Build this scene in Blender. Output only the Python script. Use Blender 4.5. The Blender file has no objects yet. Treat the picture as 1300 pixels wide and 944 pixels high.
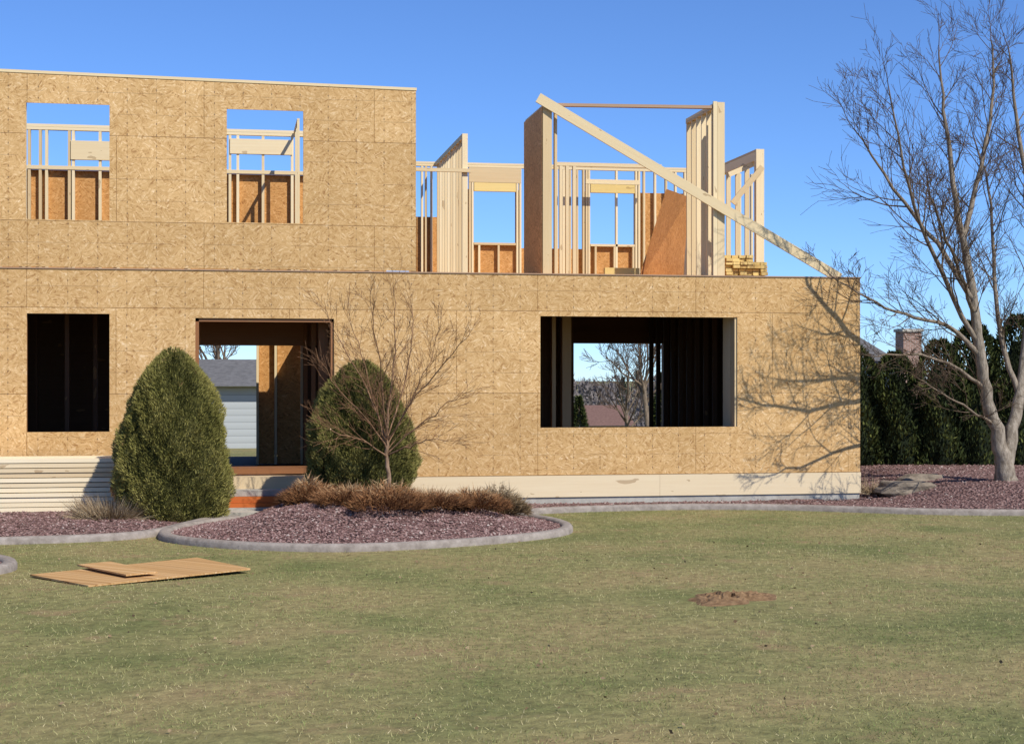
import bpy, math, random
import numpy as np
from mathutils import Vector, Matrix
random.seed(7); rng=np.random.default_rng(7)
scene=bpy.context.scene
F=2000.0; YH=480.0; D=23.0; H=1.9
A=math.atan(0.18); CA=math.cos(A); SA=math.sin(A)
def rayd(x,y):
    u=(x-650)/F; w=(YH-y)/F
    return (SA+u*CA, CA-u*SA, w)
def atY(x,y,Y):
    d=rayd(x,y); t=(Y+D)/d[1]; return Vector((d[0]*t,Y,H+d[2]*t))
def atZ(x,y,z=0.0):
    d=rayd(x,y); t=(z-H)/d[2]; return Vector((d[0]*t,-D+d[1]*t,z))
def atT(x,y,t):
    d=rayd(x,y); return Vector((d[0]*t,-D+d[1]*t,H+d[2]*t))
def XX(x,Y=0.0): return atY(x,0,Y).x
def ZZ(x,y,Y=0.0): return atY(x,y,Y).z

# ---------------------------------------------------------------- node helpers
def new_mat(name):
    m=bpy.data.materials.new(name); m.use_nodes=True
    nt=m.node_tree; b=nt.nodes["Principled BSDF"]
    b.inputs["Roughness"].default_value=0.85
    b.inputs["Specular IOR Level"].default_value=0.2
    return m,nt,b
def N(nt,t,**k):
    n=nt.nodes.new(t)
    for a,v in k.items(): setattr(n,a,v)
    return n
def L(nt,a,b): nt.links.new(a,b)
def sock(nt,inp,v):
    if isinstance(v,(int,float,tuple,list)): inp.default_value=v
    else: L(nt,v,inp)
def M(nt,op,a,b=None,c=None):
    n=N(nt,"ShaderNodeMath",operation=op)
    for i,v in enumerate((a,b,c)):
        if v is not None: sock(nt,n.inputs[i],v)
    return n.outputs[0]
def mixc(nt,f,a,b,mode='MIX'):
    n=N(nt,"ShaderNodeMix",data_type='RGBA',blend_type=mode)
    sock(nt,n.inputs[0],f)
    for i,v in ((6,a),(7,b)):
        if isinstance(v,tuple) and len(v)==3: v=v+(1,)
        sock(nt,n.inputs[i],v)
    return n.outputs[2]
def ramp(nt,f,stops):
    n=N(nt,"ShaderNodeValToRGB"); e=n.color_ramp.elements
    while len(e)<len(stops): e.new(0.5)
    for el,(p,c) in zip(e,stops):
        el.position=p; el.color=tuple(c)+(1,) if len(c)==3 else c
    L(nt,f,n.inputs[0]); return n.outputs[0]
def noise(nt,vec,scale,detail=4,rough=0.6,dim='3D'):
    n=N(nt,"ShaderNodeTexNoise",noise_dimensions=dim)
    n.inputs["Scale"].default_value=scale; n.inputs["Detail"].default_value=detail; n.inputs["Roughness"].default_value=rough
    if vec is not None: L(nt,vec,n.inputs["Vector"])
    return n.outputs[0]
def mapping(nt,vec,scale=(1,1,1),loc=(0,0,0)):
    n=N(nt,"ShaderNodeMapping"); n.inputs["Scale"].default_value=scale; n.inputs["Location"].default_value=loc
    L(nt,vec,n.inputs["Vector"]); return n.outputs[0]
def bump(nt,b,h,strength=0.4,dist=0.01):
    n=N(nt,"ShaderNodeBump"); n.inputs["Strength"].default_value=strength; n.inputs["Distance"].default_value=dist
    L(nt,h,n.inputs["Height"]); L(nt,n.outputs[0],b.inputs["Normal"])
def objco(nt): return N(nt,"ShaderNodeTexCoord").outputs["Object"]
def attr(nt,name,out="Fac"):
    n=N(nt,"ShaderNodeAttribute",attribute_name=name); return n.outputs[out]

# ---------------------------------------------------------------- materials
def mat_osb(name="osb_sheathing",tint=(1,1,1),lines=True):
    m,nt,b=new_mat(name)
    s=N(nt,"ShaderNodeSeparateXYZ"); L(nt,objco(nt),s.inputs[0])
    xy=M(nt,'ADD',s.outputs[0],s.outputs[1])
    c=N(nt,"ShaderNodeCombineXYZ"); L(nt,xy,c.inputs[0]); L(nt,s.outputs[2],c.inputs[1]); P=c.outputs[0]
    def flakes(cs,sx,sy,off):
        v=N(nt,"ShaderNodeTexVoronoi",voronoi_dimensions='2D'); v.inputs["Scale"].default_value=cs
        pm=mapping(nt,P,(1,1,1),(off,off*2,0)); L(nt,pm,v.inputs["Vector"])
        sc=N(nt,"ShaderNodeSeparateColor"); L(nt,v.outputs["Color"],sc.inputs[0])
        r=N(nt,"ShaderNodeVectorRotate",rotation_type='Z_AXIS'); L(nt,pm,r.inputs["Vector"])
        L(nt,M(nt,'MULTIPLY_ADD',sc.outputs[0],2.6,-1.3),r.inputs["Angle"])
        v2=N(nt,"ShaderNodeTexVoronoi",voronoi_dimensions='2D'); v2.inputs["Scale"].default_value=1
        L(nt,mapping(nt,r.outputs[0],(sx,sy,1)),v2.inputs["Vector"])
        s2=N(nt,"ShaderNodeSeparateColor"); L(nt,v2.outputs["Color"],s2.inputs[0])
        return s2.outputs[0]
    f1=flakes(9,11,50,3.1); f2=flakes(14,16,80,9.7)
    f=M(nt,'MULTIPLY_ADD',f1,0.55,M(nt,'MULTIPLY',f2,0.45))
    col=ramp(nt,f,[(0.05,(0.37,0.20,0.075)),(0.25,(0.55,0.34,0.14)),(0.6,(0.64,0.415,0.185)),(0.82,(0.72,0.49,0.245)),(1,(0.83,0.63,0.38))])
    n1=noise(nt,P,1.1,5,0.65)
    col=mixc(nt,1.0,col,ramp(nt,n1,[(0.3,(0.86,0.83,0.78)),(0.7,(1.06,1.05,1.04))]),'MULTIPLY')
    if lines:
        br=N(nt,"ShaderNodeTexBrick"); L(nt,mapping(nt,P,(1,1,1),(0.35,0.76,0)),br.inputs["Vector"])
        br.offset=0.5
        for k,v in (("Scale",1.0),("Mortar Size",0.004),("Mortar Smooth",0.1),("Bias",0.0),("Brick Width",2.44),("Row Height",1.22)): br.inputs[k].default_value=v
        br.inputs["Color1"].default_value=(0.91,0.89,0.86,1); br.inputs["Color2"].default_value=(1.04,1.03,1.02,1); br.inputs["Mortar"].default_value=(0.45,0.38,0.30,1)
        col=mixc(nt,1.0,col,br.outputs[0],'MULTIPLY')
        fx=M(nt,'FRACT',M(nt,'DIVIDE',xy,0.406)); fz=M(nt,'FRACT',M(nt,'DIVIDE',s.outputs[2],0.16))
        ax=M(nt,'LESS_THAN',M(nt,'ABSOLUTE',M(nt,'SUBTRACT',fx,0.5)),0.018)
        az=M(nt,'LESS_THAN',M(nt,'ABSOLUTE',M(nt,'SUBTRACT',fz,0.5)),0.08)
        col=mixc(nt,M(nt,'MULTIPLY',M(nt,'MULTIPLY',ax,az),0.7),col,(0.10,0.06,0.04))
        fg=M(nt,'FRACT',M(nt,'DIVIDE',s.outputs[2],0.305))
        gl=M(nt,'LESS_THAN',M(nt,'ABSOLUTE',M(nt,'SUBTRACT',fg,0.5)),0.015)
        brk=M(nt,'GREATER_THAN',noise(nt,mapping(nt,P,(2.5,9,1)),1,3,.6),0.46)
        col=mixc(nt,M(nt,'MULTIPLY',M(nt,'MULTIPLY',gl,0.42),brk),col,(0.2,0.12,0.06))
        gv=M(nt,'LESS_THAN',M(nt,'ABSOLUTE',M(nt,'SUBTRACT',fx,0.5)),0.012)
        col=mixc(nt,M(nt,'MULTIPLY',gv,0.2),col,(0.2,0.12,0.06))
    col=mixc(nt,1.0,col,tint,'MULTIPLY')
    L(nt,col,b.inputs["Base Color"]); b.inputs["Roughness"].default_value=0.75
    bump(nt,b,f,0.2,0.003)
    return m
def mat_pine(name,c1,c2,dark=(0.3,0.17,0.07)):
    m,nt,b=new_mat(name)
    g=attr(nt,"grain","Vector"); s=N(nt,"ShaderNodeSeparateXYZ"); L(nt,g,s.inputs[0])
    n1=noise(nt,mapping(nt,g,(1.2,38,13)),1,4,0.6)
    col=mixc(nt,n1,c1,c2)
    kn=noise(nt,mapping(nt,g,(3.2,9,7)),1,2,0.5)
    col=mixc(nt,M(nt,'MULTIPLY',M(nt,'GREATER_THAN',kn,0.70),0.5),col,dark)
    t=M(nt,'FRACT',M(nt,'MULTIPLY',s.outputs[2],7.31))
    col=mixc(nt,1.0,col,ramp(nt,t,[(0,(0.78,0.70,0.60)),(0.5,(0.97,0.95,0.90)),(1,(1.06,1.06,1.06))]),'MULTIPLY')
    L(nt,col,b.inputs["Base Color"]); b.inputs["Roughness"].default_value=0.7
    bump(nt,b,n1,0.15,0.003)
    return m
def mat_simple(name,stops,scale=8,rough=0.9,bs=0.4,bd=0.02,detail=6):
    m,nt,b=new_mat(name); o=objco(nt)
    n1=noise(nt,o,scale,detail,0.65)
    L(nt,ramp(nt,n1,stops),b.inputs["Base Color"]); b.inputs["Roughness"].default_value=rough
    bump(nt,b,n1,bs,bd); return m
def mat_tone(name,stops,rough=0.8,trans=0.0):
    m,nt,b=new_mat(name)
    L(nt,ramp(nt,attr(nt,"tone"),stops),b.inputs["Base Color"]); b.inputs["Roughness"].default_value=rough
    return m
OSB=mat_osb(); OSBIN=mat_osb("osb_inner",(0.88,0.70,0.52),False)
PINE=mat_pine("pine_framing",(0.72,0.55,0.32),(0.84,0.71,0.46))
PALE=mat_pine("pale_board",(0.76,0.62,0.41),(0.86,0.75,0.54))
HEAD=mat_pine("yellow_header",(0.68,0.48,0.17),(0.78,0.60,0.25))
BROWN=mat_pine("shaded_framing",(0.26,0.115,0.05),(0.36,0.17,0.075))  # framing with the interior shade mixed into its brown
SHADEW=mat_pine("shade_dark_wood",(0.08,0.04,0.02),(0.13,0.065,0.033))  # gloom of the ground floor rooms painted in as near-black wood
RED=mat_pine("red_sill_board",(0.55,0.13,0.03),(0.64,0.19,0.05))
DKBR=mat_pine("floor_edge",(0.40,0.26,0.17),(0.52,0.36,0.25))
CONC=mat_simple("concrete",[(0.3,(0.33,0.30,0.255)),(0.7,(0.50,0.465,0.40))],6)
CURB=mat_simple("curb_concrete",[(0.3,(0.20,0.165,0.135)),(0.7,(0.37,0.315,0.265))],9)
ROCK=mat_simple("rock",[(0.3,(0.13,0.10,0.07)),(0.7,(0.32,0.26,0.19))],5,bs=0.8,bd=0.05)
DIRT=mat_simple("dirt",[(0.3,(0.12,0.065,0.03)),(0.7,(0.29,0.18,0.09))],15)

# ---------------------------------------------------------------- mesh helpers
def np_mesh(name,V,faces_flat,fsize,mats,attrs=None,parent=None,smooth=False):
    me=bpy.data.meshes.new(name); V=np.asarray(V,dtype=np.float32); fl=np.asarray(faces_flat,dtype=np.int32).ravel()
    nf=len(fl)//fsize
    me.vertices.add(len(V)); me.vertices.foreach_set("co",V.ravel())
    me.loops.add(len(fl)); me.loops.foreach_set("vertex_index",fl)
    me.polygons.add(nf); me.polygons.foreach_set("loop_start",np.arange(0,nf*fsize,fsize,dtype=np.int32))
    me.update(calc_edges=True)
    me.polygons.foreach_set("use_smooth",np.full(nf,bool(smooth)))
    if attrs:
        for k,a in attrs.items():
            a=np.asarray(a,dtype=np.float32)
            if a.ndim==1: at=me.attributes.new(k,'FLOAT','POINT'); at.data.foreach_set("value",a)
            else: at=me.attributes.new(k,'FLOAT_VECTOR','POINT'); at.data.foreach_set("vector",a.ravel())
    me.materials.append(mats); me.validate()
    o=bpy.data.objects.new(name,me); scene.collection.objects.link(o)
    if parent: o.parent=parent
    return o
def empty(name):
    o=bpy.data.objects.new(name,None); scene.collection.objects.link(o); return o
class BX:
    def __init__(s): s.V=[];s.Fc=[];s.G=[]
    def obox(s,c,ax,ay,az):
        c=Vector(c);ax=Vector(ax);ay=Vector(ay);az=Vector(az)
        ls=[ax.length,ay.length,az.length]; k=ls.index(max(ls)); r=random.random()*50
        b=len(s.V)
        for i in (-1,1):
            for j in (-1,1):
                for l in (-1,1):
                    s.V.append(tuple(c+ax*i+ay*j+az*l))
                    q=[i*ls[0],j*ls[1],l*ls[2]]; u=q.pop(k); s.G.append((u+r,q[0]+q[1]+r*.3,r))
        for f in ((0,1,3,2),(4,6,7,5),(0,4,5,1),(2,3,7,6),(0,2,6,4),(1,5,7,3)): s.Fc.append([b+i for i in f])
    def box(s,x0,x1,y0,y1,z0,z1):
        s.obox(((x0+x1)/2,(y0+y1)/2,(z0+z1)/2),((x1-x0)/2,0,0),(0,(y1-y0)/2,0),(0,0,(z1-z0)/2))
    def beam(s,p,q,w,h,up=(0,0,1)):
        p=Vector(p);q=Vector(q);d=(q-p);a=d.normalized();side=a.cross(Vector(up)).normalized();u=side.cross(a).normalized()
        s.obox((p+q)/2,d/2,side*w/2,u*h/2)
    def make(s,name,mat,parent=None,bevel=0):
        o=np_mesh(name,s.V,s.Fc,4,mat,{"grain":s.G},parent)
        if bevel:
            m=o.modifiers.new("b",'BEVEL'); m.width=bevel; m.segments=1
        return o
def holes(bx,x0,x1,z0,z1,y0,y1,ops,axis='x'):
    xs=sorted(set([x0,x1]+[v for o in ops for v in (o[0],o[1])]))
    for a,b in zip(xs[:-1],xs[1:]):
        if b<=x0 or a>=x1: continue
        cur=z0
        for o in sorted([o for o in ops if o[0]<=a+1e-6 and o[1]>=b-1e-6],key=lambda o:o[2]):
            if o[2]>cur: bx.box(a,b,y0,y1,cur,o[2])
            cur=o[3]
        if cur<z1: bx.box(a,b,y0,y1,cur,z1)

# ================================================================= HOUSE
house=empty("house_under_construction")
XL=-9.0; XR=XX(1092); XM=XX(528)
ZB=0.455; ZD=3.44; ZT=6.18
YB=7.0
def op(xa,xb,ya,yb,Y=0.0):
    xm=(xa+xb)/2
    return (XX(xa,Y),XX(xb,Y),ZZ(xm,yb,Y),ZZ(xm,ya,Y))
W1=op(34,139,398,548); DR=op(248,424,404,598); W2=op(686,936,402,542)
U1=op(33,139,132,279); U2=op(288,385,140,283)
b=BX(); holes(b,XL,XR,ZB,ZD,0,0.014,[W1,(DR[0],DR[1],ZB,DR[3]),W2])
b.box(XR-0.014,XR,0.014,YB,ZB,ZD)
b.make("first_storey_osb_walls",OSB,house)
b=BX(); holes(b,XL,XM,ZD+0.03,6.10,-0.006,0.01,[U1,U2])
o=b.make("second_storey_osb_wall",OSB,house)
b=BX()
zl,zr=6.235,6.115
xl0=XX(0)
def zt(x): return zl+(zr-zl)*(x-xl0)/(XM-xl0)
v=[]
for (x,y) in ((XL,-.006),(XM,-.006),(XM,.01),(XL,.01)):
    v.append((x,y,6.10)); v.append((x,y,zt(max(x,xl0-1.5))))
np_mesh("second_storey_osb_top_course",v,[(0,2,3,1),(2,4,5,3),(4,6,7,5),(6,0,1,7),(1,3,5,7),(0,6,4,2)],4,OSB,None,house)
b=BX()
b.beam((XL,0.05,zt(xl0-1.5)+0.021),(XM+.01,0.05,zt(XM)+0.021),0.13,0.04)
def frame(b,o,y0=0.016,y1=0.105,hd=True,w=0.04):
    b.box(o[0]-w*2,o[0]-0.002,y0,y1,o[2]-w,o[3]+.05); b.box(o[1]+0.002,o[1]+w*2,y0,y1,o[2]-w,o[3]+.05)
    b.box(o[0]-w*2,o[1]+w*2,y0,y1,o[3]+.052,o[3]+.25)
frame(b,U1);frame(b,U2)
b.box(U1[0]-.002,U1[1]+.002,.016,.105,U1[2]-.04,U1[2]-.003)
b.box(U2[0]-.002,U2[1]+.002,.016,.105,U2[2]-.04,U2[2]-.003)
x=XL+.1
while x<XM-.05:
    if not any(o[0]-.1<x<o[1]+.1 for o in (U1,U2)): b.box(x,x+.038,.016,.105,ZD+.04,6.05)
    x+=.406
b.box(XM-.04,XM-.003,.016,.105,ZD+.04,6.05)
b.make("second_storey_front_framing",PINE,house)
b=BX()
for o in (W1,W2,DR): frame(b,o)
x=XL+.1
while x<XR-.05:
    if not any(o[0]-.1<x<o[1]+.1 for o in (W1,W2,DR)): b.box(x,x+.038,.016,.105,ZB+.0,3.2)
    x+=.406
b.box(W2[0],W2[1],.016,.10,W2[2]-.04,W2[2]-.004); b.box(W1[0],W1[1],.016,.10,W1[2]-.04,W1[2]-.004)
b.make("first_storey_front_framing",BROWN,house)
b=BX()
b.box(W2[1]-.035,W2[1]-.001,.02,.24,W2[2],W2[3]-.002)
b.box(W2[1]-.035,W2[1]-.001,.245,.60,W2[2]-.3,W2[3]+.1)
b.make("window_trimmer",PINE,house)
b=BX()
xq=XX(714,2.5); b.box(xq,xq+.15,2.5,2.64,.45,3.17); b.box(XX(701,1.8),XX(701,1.8)+.06,1.8,1.9,.45,3.17)
b.make("interior_posts",mat_pine("mid_framing",(0.46,0.27,0.12),(0.56,0.36,0.18)),house)
HX0,HX1,HY0,HY1=0.6,3.0,2.5,3.7  # deck opening added so sun falls on the OSB wall behind the door
b=BX()
b.box(XL,XR,0.016,HY0,3.18,ZD-.002); b.box(XL,XR,HY1,YB,3.18,ZD-.002)
b.box(XL,HX0,HY0,HY1,3.18,ZD-.002); b.box(HX1,XR,HY0,HY1,3.18,ZD-.002)
b.make("floor_joists_and_deck",SHADEW,house)
b=BX(); b.box(XL,XR+.012,-0.014,0.3,ZD+.002,ZD+.020)
b.make("deck_edge",DKBR,house)
b=BX(); b.box(XM+.2,XR,.3,YB,ZD+.002,ZD+.018); b.make("deck_boards",OSBIN,house)
b=BX(); b.box(XL,XR-.01,.002,YB,-.3,.128); b.make("concrete_foundation",CONC,house)
b=BX()
b.box(XL,-4.3,-.022,.1,.131,ZB-.004); b.box(-4.297,DR[0]-.05,-.022,.1,.131,ZB-.004)
b.box(XM-.9,6.4,-.022,.1,.131,ZB-.004); b.box(6.403,XR+.004,-.022,.1,.131,ZB-.004); b.box(DR[0]-.047,XM-.903,-.01,.1,.131,ZB-.004)
b.make("sill_band_boards",PALE,house)
b=BX(); b.box(XL+.02,XR-.1,.12,YB-.1,.20,.44); b.make("ground_floor_deck",SHADEW,house)
R1=op(252,326,437,586,YB); R2=op(727,840,436,541,YB)
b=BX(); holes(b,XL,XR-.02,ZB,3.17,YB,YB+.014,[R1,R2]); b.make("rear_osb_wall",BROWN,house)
b=BX()
for o in (R1,R2):
    b.box(o[0]-.14,o[0],YB-.1,YB-.002,.45,3.17); b.box(o[1],o[1]+.12,YB-.1,YB-.002,.45,3.17); b.box(o[0],o[1],YB-.1,YB-.002,o[3],o[3]+.25)
b.box(R2[0],R2[1],YB-.1,YB-.002,R2[2]-.08,R2[2])
b.box(R2[0]-.42,R2[0]-.22,YB-.9,YB-.7,.45,3.17)
x=XL+.2
while x<XR-.2:
    if not any(o[0]-.2<x<o[1]+.2 for o in (R1,R2)): b.box(x,x+.04,YB-.1,YB-.002,.45,3.17)
    x+=.6
for xpx,Y in ((398,1.2),(412,.8),(388,2.2)): b.box(XX(xpx,Y)-.03,XX(xpx,Y)+.03,Y,Y+.09,.45,3.17)
b.box(XX(340,2.3)-1.2,XX(402,2.3),2.30,2.42,2.42,3.17)
b.make("first_storey_interior_framing",BROWN,house)
b=BX()
for X0,X1,Y in ((-8,-.9,3.2),):
    b.box(X0,X1,Y,Y+.09,3.10,3.17); x=X0
    while x<X1: b.box(x,x+.04,Y,Y+.09,.45,3.1); x+=.45
xr=XX(884,3.2)
for i in range(9): b.box(xr-.02,xr+.06,2.2+i*.5,2.24+i*.5,.45,3.17)
b.box(XX(85,1.2)-.03,XX(85,1.2)+.03,1.2,1.29,.45,3.17); b.box(XX(121,1.6)-.03,XX(121,1.6)+.03,1.6,1.69,.45,3.17)
b.box(-8,-.85,5.2,5.22,.45,3.17)
b.box(XX(384,4.0),6.0-.9,4.0,4.015,.45,3.17)
b.box(XX(408,1.0)+.1,XX(408,1.0)+.12,.6,4.0,.45,3.17)
b.box(XX(884,5),XR-.1,5.0,5.015,.45,3.17)
b.make("interior_partitions",SHADEW,house)
b=BX(); b.box(XX(352,4.0),XX(385,4.0)-.003,4.0,4.014,.45,3.17); b.box(XX(327,4),XX(348,4),4.03,4.045,.45,3.17); b.make("inner_wall_osb",OSBIN,house)
b=BX(); 
for p in (327,350,383): b.box(XX(p,3.9)-.02,XX(p,3.9)+.02,3.9,3.998,.45,3.17)
b.make("inner_wall_studs",PINE,house)
b=BX(); b.box(DR[0]-.03,DR[1]+.03,.02,.6,ZZ(330,598)-.04,ZZ(330,598)+0.04); b.box(XX(404,.5),XX(404,.5)+.14,.4,.5,.5,2.75);
b.box(DR[0]+.0,DR[0]+.05,.03,.12,.55,DR[3]); b.box(DR[1]-.045,DR[1],.03,.30,.55,DR[3]);b.box(DR[0],DR[1],.03,.12,DR[3]-.05,DR[3]-.002)
b.make("door_frame",BROWN,house)

# ---- second storey open framing
b=BX(); zc=ZD+.03; ZC=6.05
def stud(x,Y,z1=ZC,w=.038,d=.09,z0=zc): b.box(x-w/2,x+w/2,Y,Y+d,z0,z1)
xa=3.95
b.box(xa-.045,xa+.045,3.5,YB,ZC-.04,ZC); b.box(xa-.045,xa+.045,3.5,YB,ZC-.08,ZC-.042); b.box(xa-.045,xa+.045,3.5,YB,zc-.03,zc+.04)
y=3.5
while y<YB-.1: b.box(xa-.044,xa+.044,y,y+.038,zc,ZC-.082); y+=.36
b.box(xa-.044,xa+.05,3.46,3.498,zc,ZC)
b.box(xa-.9,xa+.1,3.4,3.458,ZZ(560,216,3.45)-.03,ZZ(560,216,3.45)+.03)
xb0,xb1=XX(520,YB),XR-.05
b.box(xb0-.4,xb1,YB,YB+.09,ZC-.04,ZC+.0); b.box(xb0-.4,xb1,YB+.003,YB+.093,ZC-.085,ZC-.042); 
O1=op(602,655,243,308,YB); O2=op(750,806,245,310,YB)
for o in (O1,O2):
    for x in (o[0]-.03,o[0]-.08,o[1]+.03,o[1]+.09): stud(x,YB,ZC-.09)
    b.box(o[0],o[1],YB,YB+.09,o[2]-.045,o[2])
    x=o[0]+.1
    while x<o[1]: stud(x,YB,o[2]-.05); x+=.38
b.box(O1[0]-.1,O1[1]+.1,YB-.005,YB+.085,O1[3]+.17,ZC-.09); b.box(O2[0]-.1,O2[1]+.1,YB-.005,YB+.085,O2[3]+.17,O2[3]+.26)
for px_ in (536,541,548,563,575,588,676,707,716,724,733,741,783,818,832,846,858,870,880,893,925,940,955): stud(XX(px_,YB),YB,ZC-.09)
for px_ in (711,719,728): stud(XX(px_,YB-.5),YB-.6,ZC-.103,.06)
b.box(XX(706,YB-.6),XX(840,YB-.6),YB-.6,YB-.51,ZC-.10,ZC-.03)
xc=4.7
b.box(xc,xc+.09,.5,1.9,ZC-.04,ZC); b.box(xc,xc+.09,.5,1.9,zc-.03,zc+.03)
y=.5
while y<1.9: b.box(xc+.002,xc+.088,y,y+.038,zc,ZC-.042); y+=.45
b.box(xc,xc+.14,.46,.498,zc,ZC)
b.box(xc+.20,xc+.24,.55,.64,zc,ZC-.05)
b.box(xc+.28,xc+.36,1.9,1.99,zc,ZZ(716,212,1.95)); b.box(xc+.39,xc+.47,2.2,2.29,zc,ZZ(728,210,2.2))
xe=7.33; ZE=6.12
b.box(xe,xe+.09,.3,1.75,ZE-.04,ZE); b.box(xe,xe+.09,.3,1.75,ZE-.08,ZE-.042)
y=.34
while y<1.75: b.box(xe+.002,xe+.088,y,y+.038,zc,ZE-.082); y+=.27
b.box(xe,xe+.06,.26,.298,zc,ZE+.03); b.box(xe+.063,xe+.18,.26,.298,zc,ZE+.02)
b.box(xe+.092,xe+.13,.30,.45,zc,ZE-.1); b.box(xe+.16,xe+.20,.55,.7,zc,ZE-.2)
xf=9.46
b.box(xf-.045,xf+.045,4.36,YB-.002,ZC-.04,ZC); b.box(xf-.045,xf+.045,4.36,YB-.002,ZC-.20,ZC-.042)
y=4.4
while y<YB-.1: b.box(xf-.044,xf+.044,y,y+.038,zc,ZC-.2); y+=.55
b.box(xf-.05,xf+.10,4.30,4.358,zc,ZC)
b.beam(atY(930,258,4.28),atY(968,212,4.24),.038,.10,(0,0,1))
b.beam(atY(925,222,4.6),atY(962,206,4.6),.05,.09)
b.make("second_storey_open_framing",PINE,house)
b=BX()
b.beam((xc,.52,ZZ(700,131,.52)-.03),(xe,.33,ZZ(905,134,.33)-.03),.09,.045)
b.make("connecting_top_plate",DKBR,house)
b=BX(); b.beam(atY(683,124,.43),atY(1066,353,.06),.04,.15,(0,0,1))
b.make("diagonal_brace",PINE,house)
b=BX()
for o in (O1,O2): b.box(o[0],o[1],YB-.004,YB+.08,o[3],o[3]+.165)
b.make("yellow_window_headers",HEAD,house)
b=BX()
holes(b,xb0,XR-.02,zc,ZC-.5,YB+.094,YB+.106,[(o[0]-.0,o[1],o[2],9) for o in (O1,O2)]+[(xb0,O1[0]-.12,5.0,9),(O1[1]+.1,O2[0]-.1,ZZ(700,315,YB),9),(XX(872,YB),XR,ZZ(700,318,YB),9)])
b.make("second_storey_loose_osb",OSBIN,house)
OSBRED=mat_osb("osb_shaded",(0.72,0.48,0.32),False)  # dark tint paints the shade on the leaning sheet
OSBW=mat_osb("osb_warm_shade",(1.08,0.86,0.66),False)  # tint carries the tan-orange shade of the short wall's side
b=BX(); b.box(xc-.014,xc-.002,.48,1.95,zc,ZC-.03); b.make("short_wall_osb",OSBW,house)
def quad_slab(name,ps,th,mat,parent):
    n=(ps[1]-ps[0]).cross(ps[3]-ps[0]).normalized()*th
    v=[tuple(p) for p in ps]+[tuple(p+n) for p in ps]
    o=np_mesh(name,v,[(0,3,2,1),(4,5,6,7),(0,1,5,4),(1,2,6,5),(2,3,7,6),(3,0,4,7)],4,mat,{"grain":v},parent); return o
quad_slab("leaning_osb_sheet",[atY(808,362,2.4),atY(866,362,4.4),atY(874,250,4.6),atY(846,240,2.9)],.012,OSBRED,house)
b=BX()
x0,x1=XX(921,2.6),XX(974,2.6); z=zc
for r in range(9):
    n=6 if r<7 else 4
    for i in range(n):
        wx=(x1-x0)/6; jy=random.uniform(-.06,.06)
        b.box(x0+i*wx+.004,x0+(i+1)*wx-.004,2.6+jy,4.1,z+.003,z+.053)
    z+=.058
b.box(XX(768,2),XX(812,2),2.0,2.1,zc,ZZ(790,340,2)); 
b.make("lumber_stack_on_deck",HEAD,house)
Y2=3.8; b=BX()
zp=ZZ(85,158,Y2)
b.box(XL,XM-.05,Y2,Y2+.09,zp-.045,zp); b.box(XL,XM-.05,Y2,Y2+.093,zp-.095,zp-.048)
zq=ZZ(85,213,Y2)
b.box(XL,XM-.05,Y2-.01,Y2+.08,zq-.03,zq+.03)
for px_ in (-60,-30,0,30,37,51,59,88,93,127,150,190,240,292,302,334,371,379,392,430,470): stud(XX(px_,Y2),Y2,zp-.1,.045)
b.box(XX(90,Y2),XX(160,Y2),Y2-.02,Y2+.06,ZZ(110,203,Y2),ZZ(110,179,Y2))
b.box(XX(292,Y2),XX(371,Y2),Y2-.02,Y2+.06,ZZ(330,196,Y2),ZZ(330,177,Y2))
b.box(XX(380,2.5)-.04,XX(380,2.5),2.4,Y2-.02,zp-.06,zp-.02)
for y in (2.4,2.8,3.2): b.box(XX(380,2.5)-.04,XX(380,2.5),y,y+.04,zc,zp-.062)
b.make("left_rear_framing",PINE,house)
b=BX(); b.box(XL,XM-.05,Y2+.096,Y2+.108,zc,zq-.03); b.make("left_rear_osb",OSBIN,house)

# door steps
b=BX(); xs0,xs1=XX(286,-.3),XX(392,-.3)
b.box(xs0,xs1,-.34,-.024,.14,.50); b.make("entry_landing",PALE,house)
b=BX(); b.box(xs0-.02,xs1-.05,-.72,-.343,.10,.16);b.box(xs0,xs1-.05,-.70,-.345,.163,.245); b.make("red_step_board",RED,house)
b=BX(); b.box(xs0-.02,xs1,-.76,-.346,-.1,.098); b.box(xs0-.04,xs1,-1.1,-.762,-.1,.06); b.box(xs0,xs1-.04,-.62,-.345,.248,.33); b.make("entry_step",CONC,house)

# lumber pile at the left
pile=BX(); z=.10; xe_=XX(150,-.8)
while z<.80:
    for k in range(5):
        y=-.95+k*.16+random.uniform(-.012,.012)
        pile.box(XL,xe_+random.uniform(-.25,.03) if k else xe_+random.uniform(-.10,.0),y,y+.145,z,z+random.uniform(.052,.059))
    z+=.066
for x in (-8,-6,-4.5,XX(66,-.9)-.04,XX(140,-.9)): pile.box(x,x+.09,-.98,-.3,0,.095)
pile.make("lumber_pile",PALE,None)

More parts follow.
